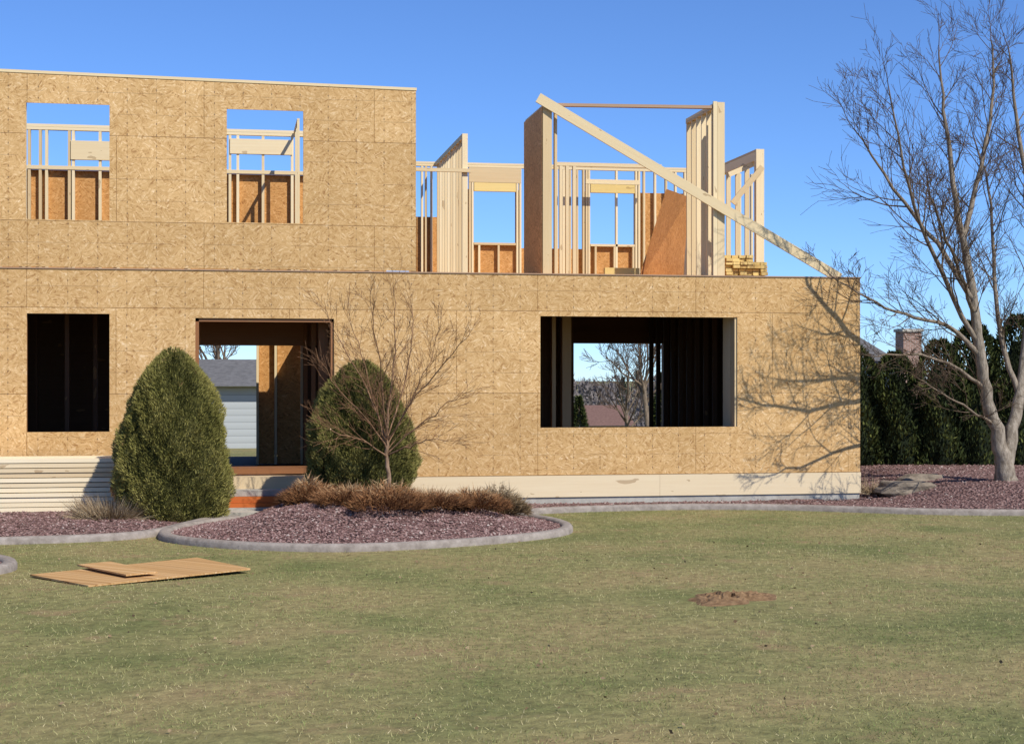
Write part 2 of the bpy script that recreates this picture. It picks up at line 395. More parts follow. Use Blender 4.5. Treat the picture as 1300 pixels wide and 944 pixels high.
# ================================================================= GROUND
def sm(t): t=np.clip(t,0,1); return t*t*(3-2*t)
def gz(x,y):
    x=np.asarray(x,float); y=np.asarray(y,float)
    near=sm((-y-5.5)/2.0)
    u=(np.sin(x*.9+y*.4)*.012+np.sin(x*.37-y*.8+1)*.014+np.sin(x*2.1+y*1.7)*.006)*near
    d=-8*sm((y-14)/120.)
    return u+d
gx=np.unique(np.concatenate([np.linspace(-14,22,110),-14-np.geomspace(1,3000,28),22+np.geomspace(1,3000,28)]))
gy=np.unique(np.concatenate([np.linspace(-26,14,120),-26-np.geomspace(1,800,14),14+np.geomspace(1.5,5000,46)]))
GX,GY=np.meshgrid(gx,gy); GZ=gz(GX,GY)
V=np.stack([GX,GY,GZ],-1).reshape(-1,3); nx,ny=len(gx),len(gy)
i=np.arange((ny-1)*nx).reshape(ny-1,nx)[:,:-1].ravel(); Fq=np.stack([i,i+1,i+1+nx,i+nx],1)
mg,nt,bs=new_mat("dormant_grass_ground"); o_=objco(nt)
n1=noise(nt,o_,0.55,5,0.6); n2=noise(nt,o_,9,6,0.75); n3=noise(nt,mapping(nt,o_,(1,1,1),(40,3,0)),1.7,4,.6)
c=ramp(nt,n1,[(0.35,(0.34,0.265,0.12)),(0.5,(0.28,0.25,0.10)),(0.65,(0.19,0.195,0.068))])
c=mixc(nt,1,c,ramp(nt,n2,[(0.3,(0.5,0.48,0.45)),(0.7,(1.2,1.2,1.15))]),'MULTIPLY')
c=mixc(nt,ramp(nt,n3,[(0.58,(0,0,0)),(0.70,(.7,.7,.7))]),c,(0.30,0.20,0.10))
L(nt,c,bs.inputs["Base Color"]); bump(nt,bs,n2,0.8,0.04)
np_mesh("ground",V,Fq,4,mg,None,None,True)

# ---- beds
def poly(pts): return np.array([(p.x,p.y) for p in pts])
def smooth_path(P,n=2,closed=False):
    P=np.array(P,float)
    for _ in range(n):
        Q=[P[0]]
        for a,b_ in zip(P[:-1],P[1:]): Q+= [a*.75+b_*.25,a*.25+b_*.75]
        Q.append(P[-1]); P=np.array(Q)
    return P
c1=smooth_path(poly([atZ(*p) for p in ((300,662),(255,668),(212,677),(206,686),(255,693),(330,698),(420,700),(500,698),(600,692),(675,685),(716,679),(722,672),(700,664),(668,659),(640,656))]))
c2=smooth_path(poly([atZ(*p) for p in ((-420,700),(-200,698),(-60,692),(60,689),(140,686),(195,681),(235,671),(275,661))]))
c3=smooth_path(poly([atZ(*p) for p in ((640,656),(690,651),(780,648),(880,646),(1000,647),(1090,650),(1180,653),(1290,654),(1420,655),(1700,650))]))
bed1=np.vstack([c1,[(XX(640,-.05),-.05),(XX(392,-.05),-.05)],[tuple(atZ(388,652).xy)]])
bed2=np.vstack([c2,[(XX(286,-.6),-.6),(XX(286,-.05),-.05),(-9,-.05),(-9,-3)]])
bed3=np.vstack([c3,[(24,4.5),(11,5.5),(XR+.05,5.0),(XR+.05,-.02),(XX(640,-.05),-.05)]])
def inside(P,x,y):
    r=np.zeros(x.shape,bool); n=len(P); j=n-1
    for i in range(n):
        xi,yi=P[i];xj,yj=P[j]
        cnd=((yi>y)!=(yj>y))&(x<(xj-xi)*(y-yi)/((yj-yi)+1e-12)+xi); r^=cnd; j=i
    return r
def dist(P,x,y):
    d=np.full(x.shape,1e9)
    for a,b_ in zip(P[:-1],P[1:]):
        ab=b_-a; l=(ab**2).sum()+1e-12; t=np.clip(((x-a[0])*ab[0]+(y-a[1])*ab[1])/l,0,1)
        d=np.minimum(d,np.hypot(x-a[0]-t*ab[0],y-a[1]-t*ab[1]))
    return d
def h1(x,y): return .04+.33*sm(dist(c1,x,y)/1.9)*sm((-y-.3)/1.5+.25)
def h2(x,y): return .04+.06*sm(dist(c2,x,y)/1.0)
def h3(x,y): return .04+.30*sm((x-9.4)/2.2)*sm(dist(c3,x,y)/2.0)
mm,nt,bs=new_mat("red_lava_mulch"); o_=objco(nt)
vv=N(nt,"ShaderNodeTexVoronoi"); vv.inputs["Scale"].default_value=26; L(nt,o_,vv.inputs["Vector"])
sc=N(nt,"ShaderNodeSeparateColor"); L(nt,vv.outputs["Color"],sc.inputs[0])
c=ramp(nt,sc.outputs[0],[(0,(0.10,0.052,0.044)),(.5,(0.20,0.112,0.094)),(1,(0.32,0.21,0.18))])
L(nt,c,bs.inputs["Base Color"]); bump(nt,bs,vv.outputs["Distance"],1,0.05)
STONE=mat_tone("lava_stones",[(0,(0.10,0.05,0.043)),(.5,(0.215,0.12,0.102)),(.9,(0.34,0.22,0.19)),(1,(0.46,0.38,0.32))])
def bed(name,P,h,n,step=.12):
    x0,y0=P.min(0);x1,y1=P.max(0)
    xs=np.arange(x0-.1,x1+.1,step); ys=np.arange(y0-.1,y1+.1,step); X,Y=np.meshgrid(xs,ys); Z=h(X,Y)+rng.normal(0,.008,X.shape)
    cx=X[:-1,:-1]+step/2; cy=Y[:-1,:-1]+step/2; ins=inside(P,cx,cy)
    idx=np.arange(X.size).reshape(X.shape); a=idx[:-1,:-1][ins]; w=X.shape[1]
    o=np_mesh(name,np.stack([X,Y,Z],-1).reshape(-1,3),np.stack([a,a+1,a+1+w,a+w],1),4,mm,None,None,True)
    px=rng.uniform(x0,x1,n*3); py=rng.uniform(y0,y1,n*3); k=inside(P,px,py); px=px[k][:n];py=py[k][:n]
    pz=h(px,py)+.004; m=len(px); s=rng.uniform(.009,.023,m)
    base=np.array([(1,0,0),(-1,0,0),(0,1,0),(0,-1,0),(0,0,.7),(0,0,-.7)])
    th=rng.uniform(0,6.28,m); c_,s_=np.cos(th),np.sin(th)
    V=base[None]*(1+rng.normal(0,.25,(m,6,3)))*s[:,None,None]
    V=np.stack([V[...,0]*c_[:,None]-V[...,1]*s_[:,None],V[...,0]*s_[:,None]+V[...,1]*c_[:,None],V[...,2]],-1)+np.stack([px,py,pz],-1)[:,None]
    fc=np.array([(0,2,4),(2,1,4),(1,3,4),(3,0,4)])
    Fx=(np.arange(m)[:,None,None]*6+fc[None]).reshape(-1,3)
    np_mesh(name+"_stones",V.reshape(-1,3),Fx,3,STONE,{"tone":np.repeat(rng.random(m)**1.2,6)},o)
    return o
bed("mulch_bed",bed1,h1,24000); bed("mulch_bed.001",bed2,h2,13000); bed("mulch_bed.002",bed3,h3,18000)
def curb(name,P,w=.15,hh=.085):
    P=np.asarray(P); T=np.gradient(P,axis=0); T/=np.linalg.norm(T,axis=1)[:,None]+1e-9; Nn=np.stack([-T[:,1],T[:,0]],1)
    prof=[(-.5,-.1),(-.5,.6),(-.38,.92),(-.15,1),(.15,1),(.38,.92),(.5,.6),(.5,-.1)]
    V=[];k=len(prof)
    for p,n in zip(P,Nn):
        for a,z in prof: V.append((p[0]+n[0]*a*w,p[1]+n[1]*a*w,float(gz(p[0],p[1]))+z*hh))
    Fc=[(i*k+j,i*k+j+1,(i+1)*k+j+1,(i+1)*k+j) for i in range(len(P)-1) for j in range(k-1)]
    return np_mesh(name,V,Fc,4,CURB,None,None,True)
curb("landscape_curb",c1); curb("landscape_curb.001",c2); curb("landscape_curb.002",c3[2:])
c4=smooth_path(poly([atZ(*p) for p in ((-300,700),(-120,708),(-20,711),(8,716),(14,722),(4,728),(-40,736),(-200,745))]))
curb("landscape_curb.003",c4)
bed("mulch_bed.003",np.vstack([c4,c4[:1]]),lambda x,y:.04+.05*sm(dist(c4,x,y)/.8),3000)
wp=[atZ(*p) for p in ((302,658),(392,651),(390,657),(330,667),(300,671),(262,677),(222,682),(214,679),(255,671),(285,662))]
wz=.035
V=[(p.x,p.y,wz) for p in wp]+[(p.x,p.y,-.05) for p in wp]; n=len(wp)
me=bpy.data.meshes.new("walkway"); me.from_pydata(V,[],[list(range(n))]+[[i,i+n,(i+1)%n+n,(i+1)%n] for i in range(n)]); me.materials.append(CONC)
wo=bpy.data.objects.new("concrete_walkway",me); scene.collection.objects.link(wo)

# ---- blades helper
def blades(name,P,Dr,Ln,Wd,tone,mat,parent=None,diamond=False):
    n=len(P); Dr=Dr/np.linalg.norm(Dr,axis=1)[:,None]
    R=rng.normal(size=(n,3)); S=np.cross(Dr,R); S/=np.linalg.norm(S,axis=1)[:,None]+1e-9
    W=Wd[:,None]*S/2; E=Dr*Ln[:,None]
    if diamond:
        V=np.stack([P,P+E*.45+W,P+E,P+E*.45-W],1).reshape(-1,3); Fx=np.arange(n*4).reshape(-1,4); k=4
    else:
        V=np.stack([P-W,P+W,P+E],1).reshape(-1,3); Fx=np.arange(n*3).reshape(-1,3); k=3
    return np_mesh(name,V,Fx,k,mat,{"tone":np.repeat(tone,k)},parent)
n=450000
px=rng.uniform(-8,17,n); py=-18+18.5*rng.random(n)**1.25
keep=~(inside(bed1,px,py)|inside(bed2,px,py)|inside(bed3,px,py)|inside(np.vstack([c4,c4[:1]]),px,py)|inside(poly(wp),px,py)|((py>-.8)&(px<XR)))
keep&=(dist(c1,px,py)>.1)&(dist(c3,px,py)>.1)&(dist(c2,px,py)>.1)
dc=atZ(928,757); dd=np.hypot((px-dc.x)/.55,(py-dc.y)/.5); keep&=(dd>.5+rng.random(n)*.9)
def vnoise(x,y,s,seed):
    r=np.random.default_rng(seed); G=r.random((128,128)); u=x*s+40; v=y*s+40; i=np.floor(u).astype(int); j=np.floor(v).astype(int); fu=sm(u-i); fv=sm(v-j)
    g=lambda a,b_:G[a%128,b_%128]
    return (g(i,j)*(1-fu)+g(i+1,j)*fu)*(1-fv)+(g(i,j+1)*(1-fu)+g(i+1,j+1)*fu)*fv
clump=2*(vnoise(px,py,.55,1)*.3+vnoise(px,py,1.7,2)*.3+vnoise(px,py,5,3)*.4)-1
d0=atZ(300,712); bare=np.exp(-(((px-d0.x)/2.6)**2+((py-d0.y)/.8)**2))
keep&=rng.random(n)<(.82+1.1*clump)*(1-.75*bare)
px,py,cl=px[keep],py[keep],clump[keep]; n=len(px)
Pg=np.stack([px,py,gz(px,py)-.004],1); Dg=np.stack([rng.normal(0,.75,n),rng.normal(0,.75,n),np.full(n,.8)],1)
tone=np.clip(.42-.75*cl+rng.normal(0,.20,n),0,1)
GR=mat_tone("dormant_grass_blades",[(0,(0.15,0.19,0.055)),(.3,(0.275,0.285,0.105)),(.6,(0.42,0.37,0.165)),(1,(0.54,0.45,0.26))])
blades("lawn_grass",Pg,Dg,rng.uniform(.015,.040,n),rng.uniform(.004,.0065,n),tone,GR)
def blob(name,c,rx,ry,h,mat,seed=0,n=28,r=8):
    V=[(c.x,c.y,c.z+h)]
    rs=np.random.default_rng(seed); ph=rs.uniform(0,6.28,5)
    for i in range(1,r+1):
        for j in range(n):
            a=j/n*6.283; k=i/r; w=1+.22*math.sin(2*a+ph[0])+.16*math.sin(3*a+ph[1])+.10*math.sin(7*a+ph[2])
            V.append((c.x+rx*k*w*math.cos(a),c.y+ry*k*w*math.sin(a),c.z+h*(1-k**2)*(1+rs.normal(0,.4))-(.006 if i==r else 0)))
    me=bpy.data.meshes.new(name)
    Fq=[(0,1+j,1+(j+1)%n) for j in range(n)]
    for i in range(r-1):
        for j in range(n): Fq.append((1+i*n+j,1+(i+1)*n+j,1+(i+1)*n+(j+1)%n,1+i*n+(j+1)%n))
    me.from_pydata(V,[],Fq); me.materials.append(mat)
    o=bpy.data.objects.new(name,me); scene.collection.objects.link(o); return o
blob("dirt_patch",Vector((dc.x,dc.y,float(gz(dc.x,dc.y))+.004)),.38,.36,.035,DIRT,3,40,14)
PLY=mat_osb("weathered_plywood",(0.84,0.77,0.72),False)
def sheet(name,px4,z0,th=.014):
    ps=[atZ(x,y,z) for (x,y,z) in px4]; return quad_slab(name,ps,th,PLY,None)
sheet("plywood_sheet",[(38,731,.03),(112,745,.03),(318,723,.04),(250,709,.05)],0,.016)
sheet("plywood_offcut",[(98,718,.075),(160,731,.07),(200,727,.075),(140,714,.085)],0,.015)

# ================================================================= VEGETATION
def spruce(name,base,height,width,n,seed,patch=None,dk=1.0):
    r0=np.random.default_rng(seed)
    u=r0.random(n); th=r0.uniform(0,2*np.pi,n)
    def prof(t):
        return np.where(t<.22,.88+.12*np.sin(t/.22*np.pi/2),np.clip(1-((np.clip(t,.22,1)-.22)/.78)**2.1,0,1)**.60)
    t=np.clip(u**.95,0,1)
    acc=r0.random(n)<prof(t)+.10; t=t[acc]; th=th[acc]; m=len(t)
    lump=1+.06*np.sin(3*th+t*9+seed)+.05*np.sin(7*th-t*17)+.035*np.sin(13*th+t*31)+.03*np.sin(23*th-t*40)
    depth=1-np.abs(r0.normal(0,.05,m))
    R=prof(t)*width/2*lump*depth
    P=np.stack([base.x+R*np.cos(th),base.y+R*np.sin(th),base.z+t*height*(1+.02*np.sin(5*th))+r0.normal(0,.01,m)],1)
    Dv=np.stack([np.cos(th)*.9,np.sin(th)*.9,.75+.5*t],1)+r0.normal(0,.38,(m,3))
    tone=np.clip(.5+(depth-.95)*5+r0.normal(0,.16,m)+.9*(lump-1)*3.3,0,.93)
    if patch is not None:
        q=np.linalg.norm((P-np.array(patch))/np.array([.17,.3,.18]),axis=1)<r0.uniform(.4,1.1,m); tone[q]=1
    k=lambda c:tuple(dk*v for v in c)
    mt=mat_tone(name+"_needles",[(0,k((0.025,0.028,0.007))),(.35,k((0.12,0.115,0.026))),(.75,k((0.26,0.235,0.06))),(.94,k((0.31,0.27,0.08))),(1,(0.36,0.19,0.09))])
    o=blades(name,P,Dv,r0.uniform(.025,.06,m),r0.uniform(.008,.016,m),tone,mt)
    V=[];ns,nr=28,16
    for i in range(nr+1):
        tt=i/nr
        for j in range(ns):
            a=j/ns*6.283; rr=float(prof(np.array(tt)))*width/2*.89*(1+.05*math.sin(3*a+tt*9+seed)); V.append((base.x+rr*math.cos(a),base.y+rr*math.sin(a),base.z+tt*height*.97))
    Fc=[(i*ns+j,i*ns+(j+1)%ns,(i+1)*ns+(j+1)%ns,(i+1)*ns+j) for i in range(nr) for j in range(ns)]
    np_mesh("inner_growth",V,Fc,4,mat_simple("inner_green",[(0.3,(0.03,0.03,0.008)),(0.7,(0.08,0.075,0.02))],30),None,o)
    return o
ps=atT(220,655,20.9); ps.z=.05
pp=atT(234,482,20.25)
spruce("dwarf_spruce",ps,(655-444)/2000*20.9,138/2000*20.9,95000,1,(pp.x,pp.y,pp.z))
ps=atT(458,632,21.3); ps.z=.28
spruce("dwarf_spruce.001",ps,(633-461)/2000*21.3,134/2000*21.3,90000,5,None,.85)
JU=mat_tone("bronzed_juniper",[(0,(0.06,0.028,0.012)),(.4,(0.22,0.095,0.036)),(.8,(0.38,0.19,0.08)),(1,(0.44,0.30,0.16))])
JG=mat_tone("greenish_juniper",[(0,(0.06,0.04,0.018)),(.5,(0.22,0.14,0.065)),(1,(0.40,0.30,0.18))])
def lowshrub(name,c,rx,ry,h,n,mat):
    th=rng.uniform(0,6.283,n); r=np.sqrt(rng.random(n)); 
    w=1+.15*np.sin(3*th+c.x)+.1*np.sin(5*th)
    lz=(1-r**2)*h*rng.uniform(.3,1.0,n)*(1+.3*np.sin(4*th+r*6+c.x*3))+rng.uniform(0,.04,n)
    P=np.stack([c.x+rx*r*w*np.cos(th),c.y+ry*r*w*np.sin(th),c.z+lz],1)
    Dv=np.stack([np.cos(th)*(.3+r),np.sin(th)*(.3+r),rng.uniform(.1,1.0,n)],1)+rng.normal(0,.45,(n,3))
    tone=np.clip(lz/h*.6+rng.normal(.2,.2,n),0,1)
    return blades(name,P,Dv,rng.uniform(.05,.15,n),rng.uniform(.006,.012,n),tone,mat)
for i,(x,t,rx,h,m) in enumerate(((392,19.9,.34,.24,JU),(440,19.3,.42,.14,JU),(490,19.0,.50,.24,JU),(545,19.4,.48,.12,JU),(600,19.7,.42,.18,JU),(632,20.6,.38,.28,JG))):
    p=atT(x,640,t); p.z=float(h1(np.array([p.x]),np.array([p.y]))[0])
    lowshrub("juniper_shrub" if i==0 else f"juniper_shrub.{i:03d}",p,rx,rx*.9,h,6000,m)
DG=mat_tone("dry_grass",[(0,(0.16,0.10,0.05)),(.5,(0.36,0.26,0.15)),(1,(0.54,0.43,0.28))])
def tuft(name,c,r,h,n):
    th=rng.uniform(0,6.283,n); rr=np.sqrt(rng.random(n))*r*.45
    P=np.stack([c.x+rr*np.cos(th),c.y+rr*np.sin(th),np.full(n,c.z)],1)
    Dv=np.stack([np.cos(th),np.sin(th),rng.uniform(.15,1.5,n)],1)+rng.normal(0,.35,(n,3)); Dv[:,2]=np.abs(Dv[:,2])
    return blades(name,P,Dv,rng.uniform(.4,1,n)*h,rng.uniform(.005,.011,n),rng.random(n),DG)
p=atT(140,667,20.4); p.z=.07; tuft("dried_ornamental_grass",p,.75,.46,3000)
p=atT(178,640,21.5); p.z=.07; tuft("dried_ornamental_grass.001",p,.3,.42,700)
p=atT(645,640,21.3); p.z=.10; tuft("dried_ornamental_grass.002",p,.3,.34,500)
p=atT(1108,630,24.6); p.z=.1; tuft("dried_ornamental_grass.003",p,.3,.40,400)

# ---- bare trees
class Tubes:
    def __init__(s): s.V=[];s.F=[];s.T=[]
    def tube(s,pts,rad,k):
        b=len(s.V); n=len(pts)
        for i,(p,r) in enumerate(zip(pts,rad)):
            d=(pts[min(i+1,n-1)]-pts[max(i-1,0)]).normalized()
            a=d.cross(Vector((.31,.77,.55))).normalized(); c=d.cross(a)
            for j in range(k):
                t=j/k*6.2832; s.V.append(tuple(p+a*(math.cos(t)*r)+c*(math.sin(t)*r))); s.T.append(min(1,r/.06))
        for i in range(n-1):
            for j in range(k): s.F.append((b+i*k+j,b+i*k+(j+1)%k,b+(i+1)*k+(j+1)%k,b+(i+1)*k+j))
def mat_bark(name,thin,mid,thick):
    m,nt,b=new_mat(name); o=objco(nt); n1=noise(nt,mapping(nt,o,(1,1,.35)),16,6,.7)
    c=ramp(nt,attr(nt,"tone"),[(0.03,thin),(.3,mid),(1,thick)])
    c=mixc(nt,1,c,ramp(nt,n1,[(.35,(.5,.47,.43)),(.65,(1.2,1.2,1.2))]),'MULTIPLY')
    L(nt,c,b.inputs["Base Color"]); bump(nt,b,n1,.9,.03); return m
BARK=mat_bark("grey_bark",(0.15,0.10,0.065),(0.24,0.185,0.13),(0.33,0.275,0.21))
TWIG=mat_bark("reddish_bark",(0.28,0.15,0.075),(0.32,0.20,0.12),(0.36,0.26,0.18))
def rv(s=1): return Vector((random.gauss(0,s),random.gauss(0,s),random.gauss(0,s)))
def grow(T,p,d,Ln,r,lev,up=.05,minr=.003,kids=(4,6),ang=.75,jit=.10):
    n=max(3,min(8,int(Ln/.14))); pts=[p.copy()]; rad=[r]
    for i in range(n):
        d=(d+rv(jit)+Vector((0,0,up))).normalized(); p=p+d*(Ln/n); pts.append(p.copy()); rad.append(max(minr,r*(1-.75*(i+1)/n)))
    T.tube(pts,rad,5 if r>.02 else 3)
    if lev>0:
        for _ in range(random.randint(*kids)):
            t=random.uniform(.2,1)*n; i=min(int(t),n-1); q=pts[i].lerp(pts[i+1],t-int(t) if i<n else 0)
            dd=(pts[i+1]-pts[i]).normalized(); s=dd.cross(rv()).normalized()
            nd=(dd*math.cos(ang*random.uniform(.6,1.2))+s*math.sin(ang*random.uniform(.6,1.2))).normalized()
            grow(T,q,nd,Ln*random.uniform(.35,.65),max(minr,rad[i]*.6),lev-1,up,minr,kids,ang,jit)
def limb(T,pts,rad,every,Lr,lev,start=.15,up=.07,minr=.0028,kids=(4,6),ang=.70):
    P=[];R=[]
    for i in range(len(pts)-1):
        a=pts[max(i-1,0)];b_=pts[i];c=pts[i+1];d=pts[min(i+2,len(pts)-1)]
        for k in range(4):
            t=k/4; q=.5*((2*b_)+(c-a)*t+(2*a-5*b_+4*c-d)*t*t+(3*b_-a-3*c+d)*t**3); P.append(q+rv(.012)); R.append(rad[i]*(1-t)+rad[i+1]*t)
    P.append(pts[-1]);R.append(rad[-1]); T.tube(P,R,9 if rad[0]>.05 else 5)
    tot=sum((P[i+1]-P[i]).length for i in range(len(P)-1)); acc=0;nxt=tot*start
    for i in range(len(P)-1):
        s=(P[i+1]-P[i]).length
        while acc+s>nxt:
            f=(nxt-acc)/s; q=P[i].lerp(P[i+1],f); dd=(P[i+1]-P[i]).normalized(); sd=dd.cross(rv()).normalized(); a=ang*random.uniform(.6,1.3)
            nd=dd*math.cos(a)+sd*math.sin(a)
            ll=random.uniform(*Lr)*(1-.35*nxt/tot)
            grow(T,q,nd,ll,min(R[i]*.5,.004+ll*.009),lev,up,minr,kids,ang)
            nxt+=every*random.uniform(.6,1.4)
        acc+=s
    grow(T,P[-1],(P[-1]-P[-2]).normalized(),Lr[0],R[-1],lev,up,minr,kids,ang)
T=Tubes()
def W(l): return [atY(x,y,Y) for x,y,Y in l]
random.seed(11)
Lr=(.7,1.5)
limb(T,W([(1281,628,-.7),(1278,612,-.7),(1274,585,-.7),(1264,545,-.7),(1251,495,-.75),(1243,440,-.8),(1236,380,-.8),(1222,300,-.8),(1207,210,-.7),(1196,120,-.6),(1192,60,-.5)]),[.25,.18,.135,.105,.09,.08,.07,.052,.038,.02,.009],.19,Lr,2,.38)
limb(T,W([(1277,590,-.7),(1286,545,-.6),(1294,500,-.5),(1303,440,-.3),(1310,360,-.2),(1304,250,0),(1290,150,.2),(1280,60,.2)]),[.11,.095,.085,.075,.055,.042,.028,.01],.20,Lr,2,.3)
limb(T,W([(1243,450,-.8),(1205,415,-.9),(1150,400,-1.2),(1100,378,-1.4),(1058,352,-1.5)]),[.045,.032,.023,.015,.008],.16,(.5,1.1),2,.12)
limb(T,W([(1237,385,-.8),(1190,310,-.7),(1135,240,-.7),(1085,165,-.6)]),[.05,.036,.024,.009],.17,Lr,2)
limb(T,W([(1222,305,-.8),(1246,210,-.5),(1262,110,-.1),(1258,50,.2)]),[.045,.035,.022,.01],.18,Lr,2)
limb(T,W([(1243,440,-.8),(1198,350,-1.0),(1160,260,-1.3),(1140,170,-1.5),(1128,110,-1.6)]),[.045,.035,.025,.016,.009],.17,Lr,2)
limb(T,W([(1303,440,-.3),(1345,330,-.5),(1385,240,-.8),(1400,150,-1)]),[.06,.045,.03,.01],.24,Lr,2)
limb(T,W([(1238,400,-.8),(1220,350,-1.3),(1196,290,-1.9),(1180,240,-2.3)]),[.035,.026,.018,.008],.18,(.6,1.1),2)
limb(T,W([(1251,495,-.75),(1205,462,-1.0),(1155,450,-1.4),(1105,452,-1.6)]),[.035,.025,.018,.008],.17,(.4,.9),2)
limb(T,W([(1262,540,-.7),(1240,525,-1.2),(1205,505,-1.6),(1165,480,-2.0)]),[.028,.02,.014,.007],.18,(.4,.9),2)
limb(T,W([(1294,500,-.5),(1270,420,-.2),(1262,330,.2),(1255,240,.5),(1235,170,.7)]),[.05,.04,.03,.02,.01],.18,Lr,2)
np_mesh("bare_tree",T.V,T.F,4,BARK,{"tone":T.T},None,True)
T=Tubes(); random.seed(23)
t0=-2.75
def W2_(l): return [atY(x,y,t0+Y) for x,y,Y in l]
Lk=(.25,.65)
limb(T,W2_([(492,640,0),(493,600,0),(491,565,0),(493,520,0),(500,460,0),(503,410,0),(500,370,.1)]),[.036,.03,.026,.014,.010,.006,.003],.09,(.3,.7),1,.25,.06,.0020,(4,6),.6)
for l in ([(491,570,0),(478,520,.1),(458,450,.2),(440,400,.2)],[(491,568,0),(470,540,-.2),(435,500,-.4),(412,465,-.5)],[(492,565,0),(515,520,.1),(545,460,.2),(560,405,.2)],
          [(493,575,0),(525,545,-.2),(560,520,-.4),(590,495,-.5)],[(492,560,0),(486,500,-.4),(476,420,-.8),(470,375,-.9)],[(493,555,0),(515,480,.5),(525,410,.8),(520,380,.9)],
          [(491,580,0),(460,560,-.3),(425,548,-.5),(400,530,-.7)],[(493,578,0),(520,565,-.3),(548,558,-.5),(575,560,-.6)],[(492,560,0),(465,490,.4),(430,430,.7),(412,390,.8)],[(492,560,0),(530,500,-.4),(575,450,-.7),(598,420,-.8)]):
    limb(T,W2_(l),[.012,.009,.006,.003],.08,Lk,1,.15,.05,.0020,(4,6),.6)
np_mesh("young_bare_tree",T.V,T.F,4,TWIG,{"tone":T.T},None,True)

def bgtree(name,base,h,seed,mat=BARK):
    random.seed(seed); T=Tubes(); 
    p=Vector(base); top=p+Vector((random.uniform(-.5,.5),0,h*.45)); T.tube([p,p.lerp(top,.5),top],[h*.022,h*.018,h*.014],6)
    for _ in range(9):
        grow(T,p.lerp(top,random.uniform(.5,1)),Vector((random.gauss(0,.6),random.gauss(0,.6),1)).normalized(),h*random.uniform(.35,.5),h*.009,3,.04,.008,(4,5),.6)
    return np_mesh(name,T.V,T.F,4,mat,{"tone":np.array(T.T)*.3},None,True)
def gb(x,Y): X=XX(x,Y); return (X,Y,float(gz(X,Y))-.1)
bgtree("bare_tree.001",gb(825,34),5.5,3)
bgtree("bare_tree.002",gb(285,30),6,4)
bgtree("bare_tree.004",gb(800,60),7.0,8)

def column(c,r,h,n):
    t=rng.random(n)**.9; th=rng.uniform(0,6.283,n)
    pr=np.where(t<.6,1-.1*np.abs(t-.3),np.clip(1-((np.clip(t,.6,1)-.6)/.42)**1.8,0,1)**.8)
    R=r*pr*(1+.12*np.sin(4*th+t*8+c[0])+.08*np.sin(9*th-t*20))*(1-np.abs(rng.normal(0,.12,n)))
    P=np.stack([c[0]+R*np.cos(th),c[1]+R*np.sin(th),c[2]+t*h+.05],1)
    Dv=np.stack([np.cos(th)*.5,np.sin(th)*.5,np.ones(n)],1)+rng.normal(0,.3,(n,3))
    return P,Dv,np.clip(.4+rng.normal(0,.22,n)+.25*np.sin(4*th+t*8+c[0]),0,1)
PP=[];DD=[];TT=[];core=Tubes()
hx=np.arange(XX(1090,4.2),23,.70)
for i,x in enumerate(hx):
    y=4.2-.22*(x-hx[0]); hgt=2.0+.20*(x-hx[0])+random.uniform(-.15,.2)
    a,b_,c=column((x+random.uniform(-.08,.08),y+random.uniform(-.1,.1),.25),.50,hgt,8000); PP.append(a);DD.append(b_);TT.append(c)
    core.tube([Vector((x,y,0)),Vector((x,y,.4)),Vector((x,y,hgt*.6)),Vector((x,y,hgt*.95))],[.3,.38,.36,.1],8)
P=np.vstack(PP);n=len(P)
HG=mat_tone("arborvitae_foliage",[(0,(0.010,0.016,0.005)),(.5,(0.04,0.055,0.014)),(1,(0.12,0.13,0.03))])
hd=blades("arborvitae_hedge",P,np.vstack(DD),rng.uniform(.05,.12,n),rng.uniform(.02,.045,n),np.concatenate(TT),HG,None,True)
np_mesh("inner_growth",core.V,core.F,4,HG,{"tone":np.zeros(len(core.V))},hd)
def rock(name,c,sx,sy,sz,seed):
    import bmesh
    bm=bmesh.new(); bmesh.ops.create_icosphere(bm,subdivisions=3,radius=1); r=np.random.default_rng(seed); ph=r.uniform(0,6,6)
    for v in bm.verts:
        q=v.co; k=1+.13*math.sin(3*q.x+ph[0])*math.sin(3*q.y+ph[1])+.1*math.sin(6*q.z+ph[2]+2*q.x)+r.normal(0,.025)
        v.co=Vector((q.x*sx*k,q.y*sy*k,max(min(q.z,.55),-.6)*sz*k))+c
    me=bpy.data.meshes.new(name); bm.to_mesh(me); me.materials.append(ROCK); o=bpy.data.objects.new(name,me); scene.collection.objects.link(o)
p=atT(1150,630,24.3); rock("flat_rock",Vector((p.x,p.y,.20)),.50,.3,.20,2)
p=atT(1170,628,25.2); rock("flat_rock.001",Vector((p.x,p.y,.26)),.4,.25,.18,5)
n=900; px=rng.uniform(-7,15,n); py=rng.uniform(-17,-5,n)
k=~(inside(bed1,px,py)|inside(bed2,px,py)); px,py=px[k],py[k]; n=len(px)
blades("fallen_leaves",np.stack([px,py,gz(px,py)+.02],1),rng.normal(0,1,(n,3))*[1,1,.25],rng.uniform(.02,.04,n),rng.uniform(.015,.03,n),rng.random(n)*.4,DG,None,True)

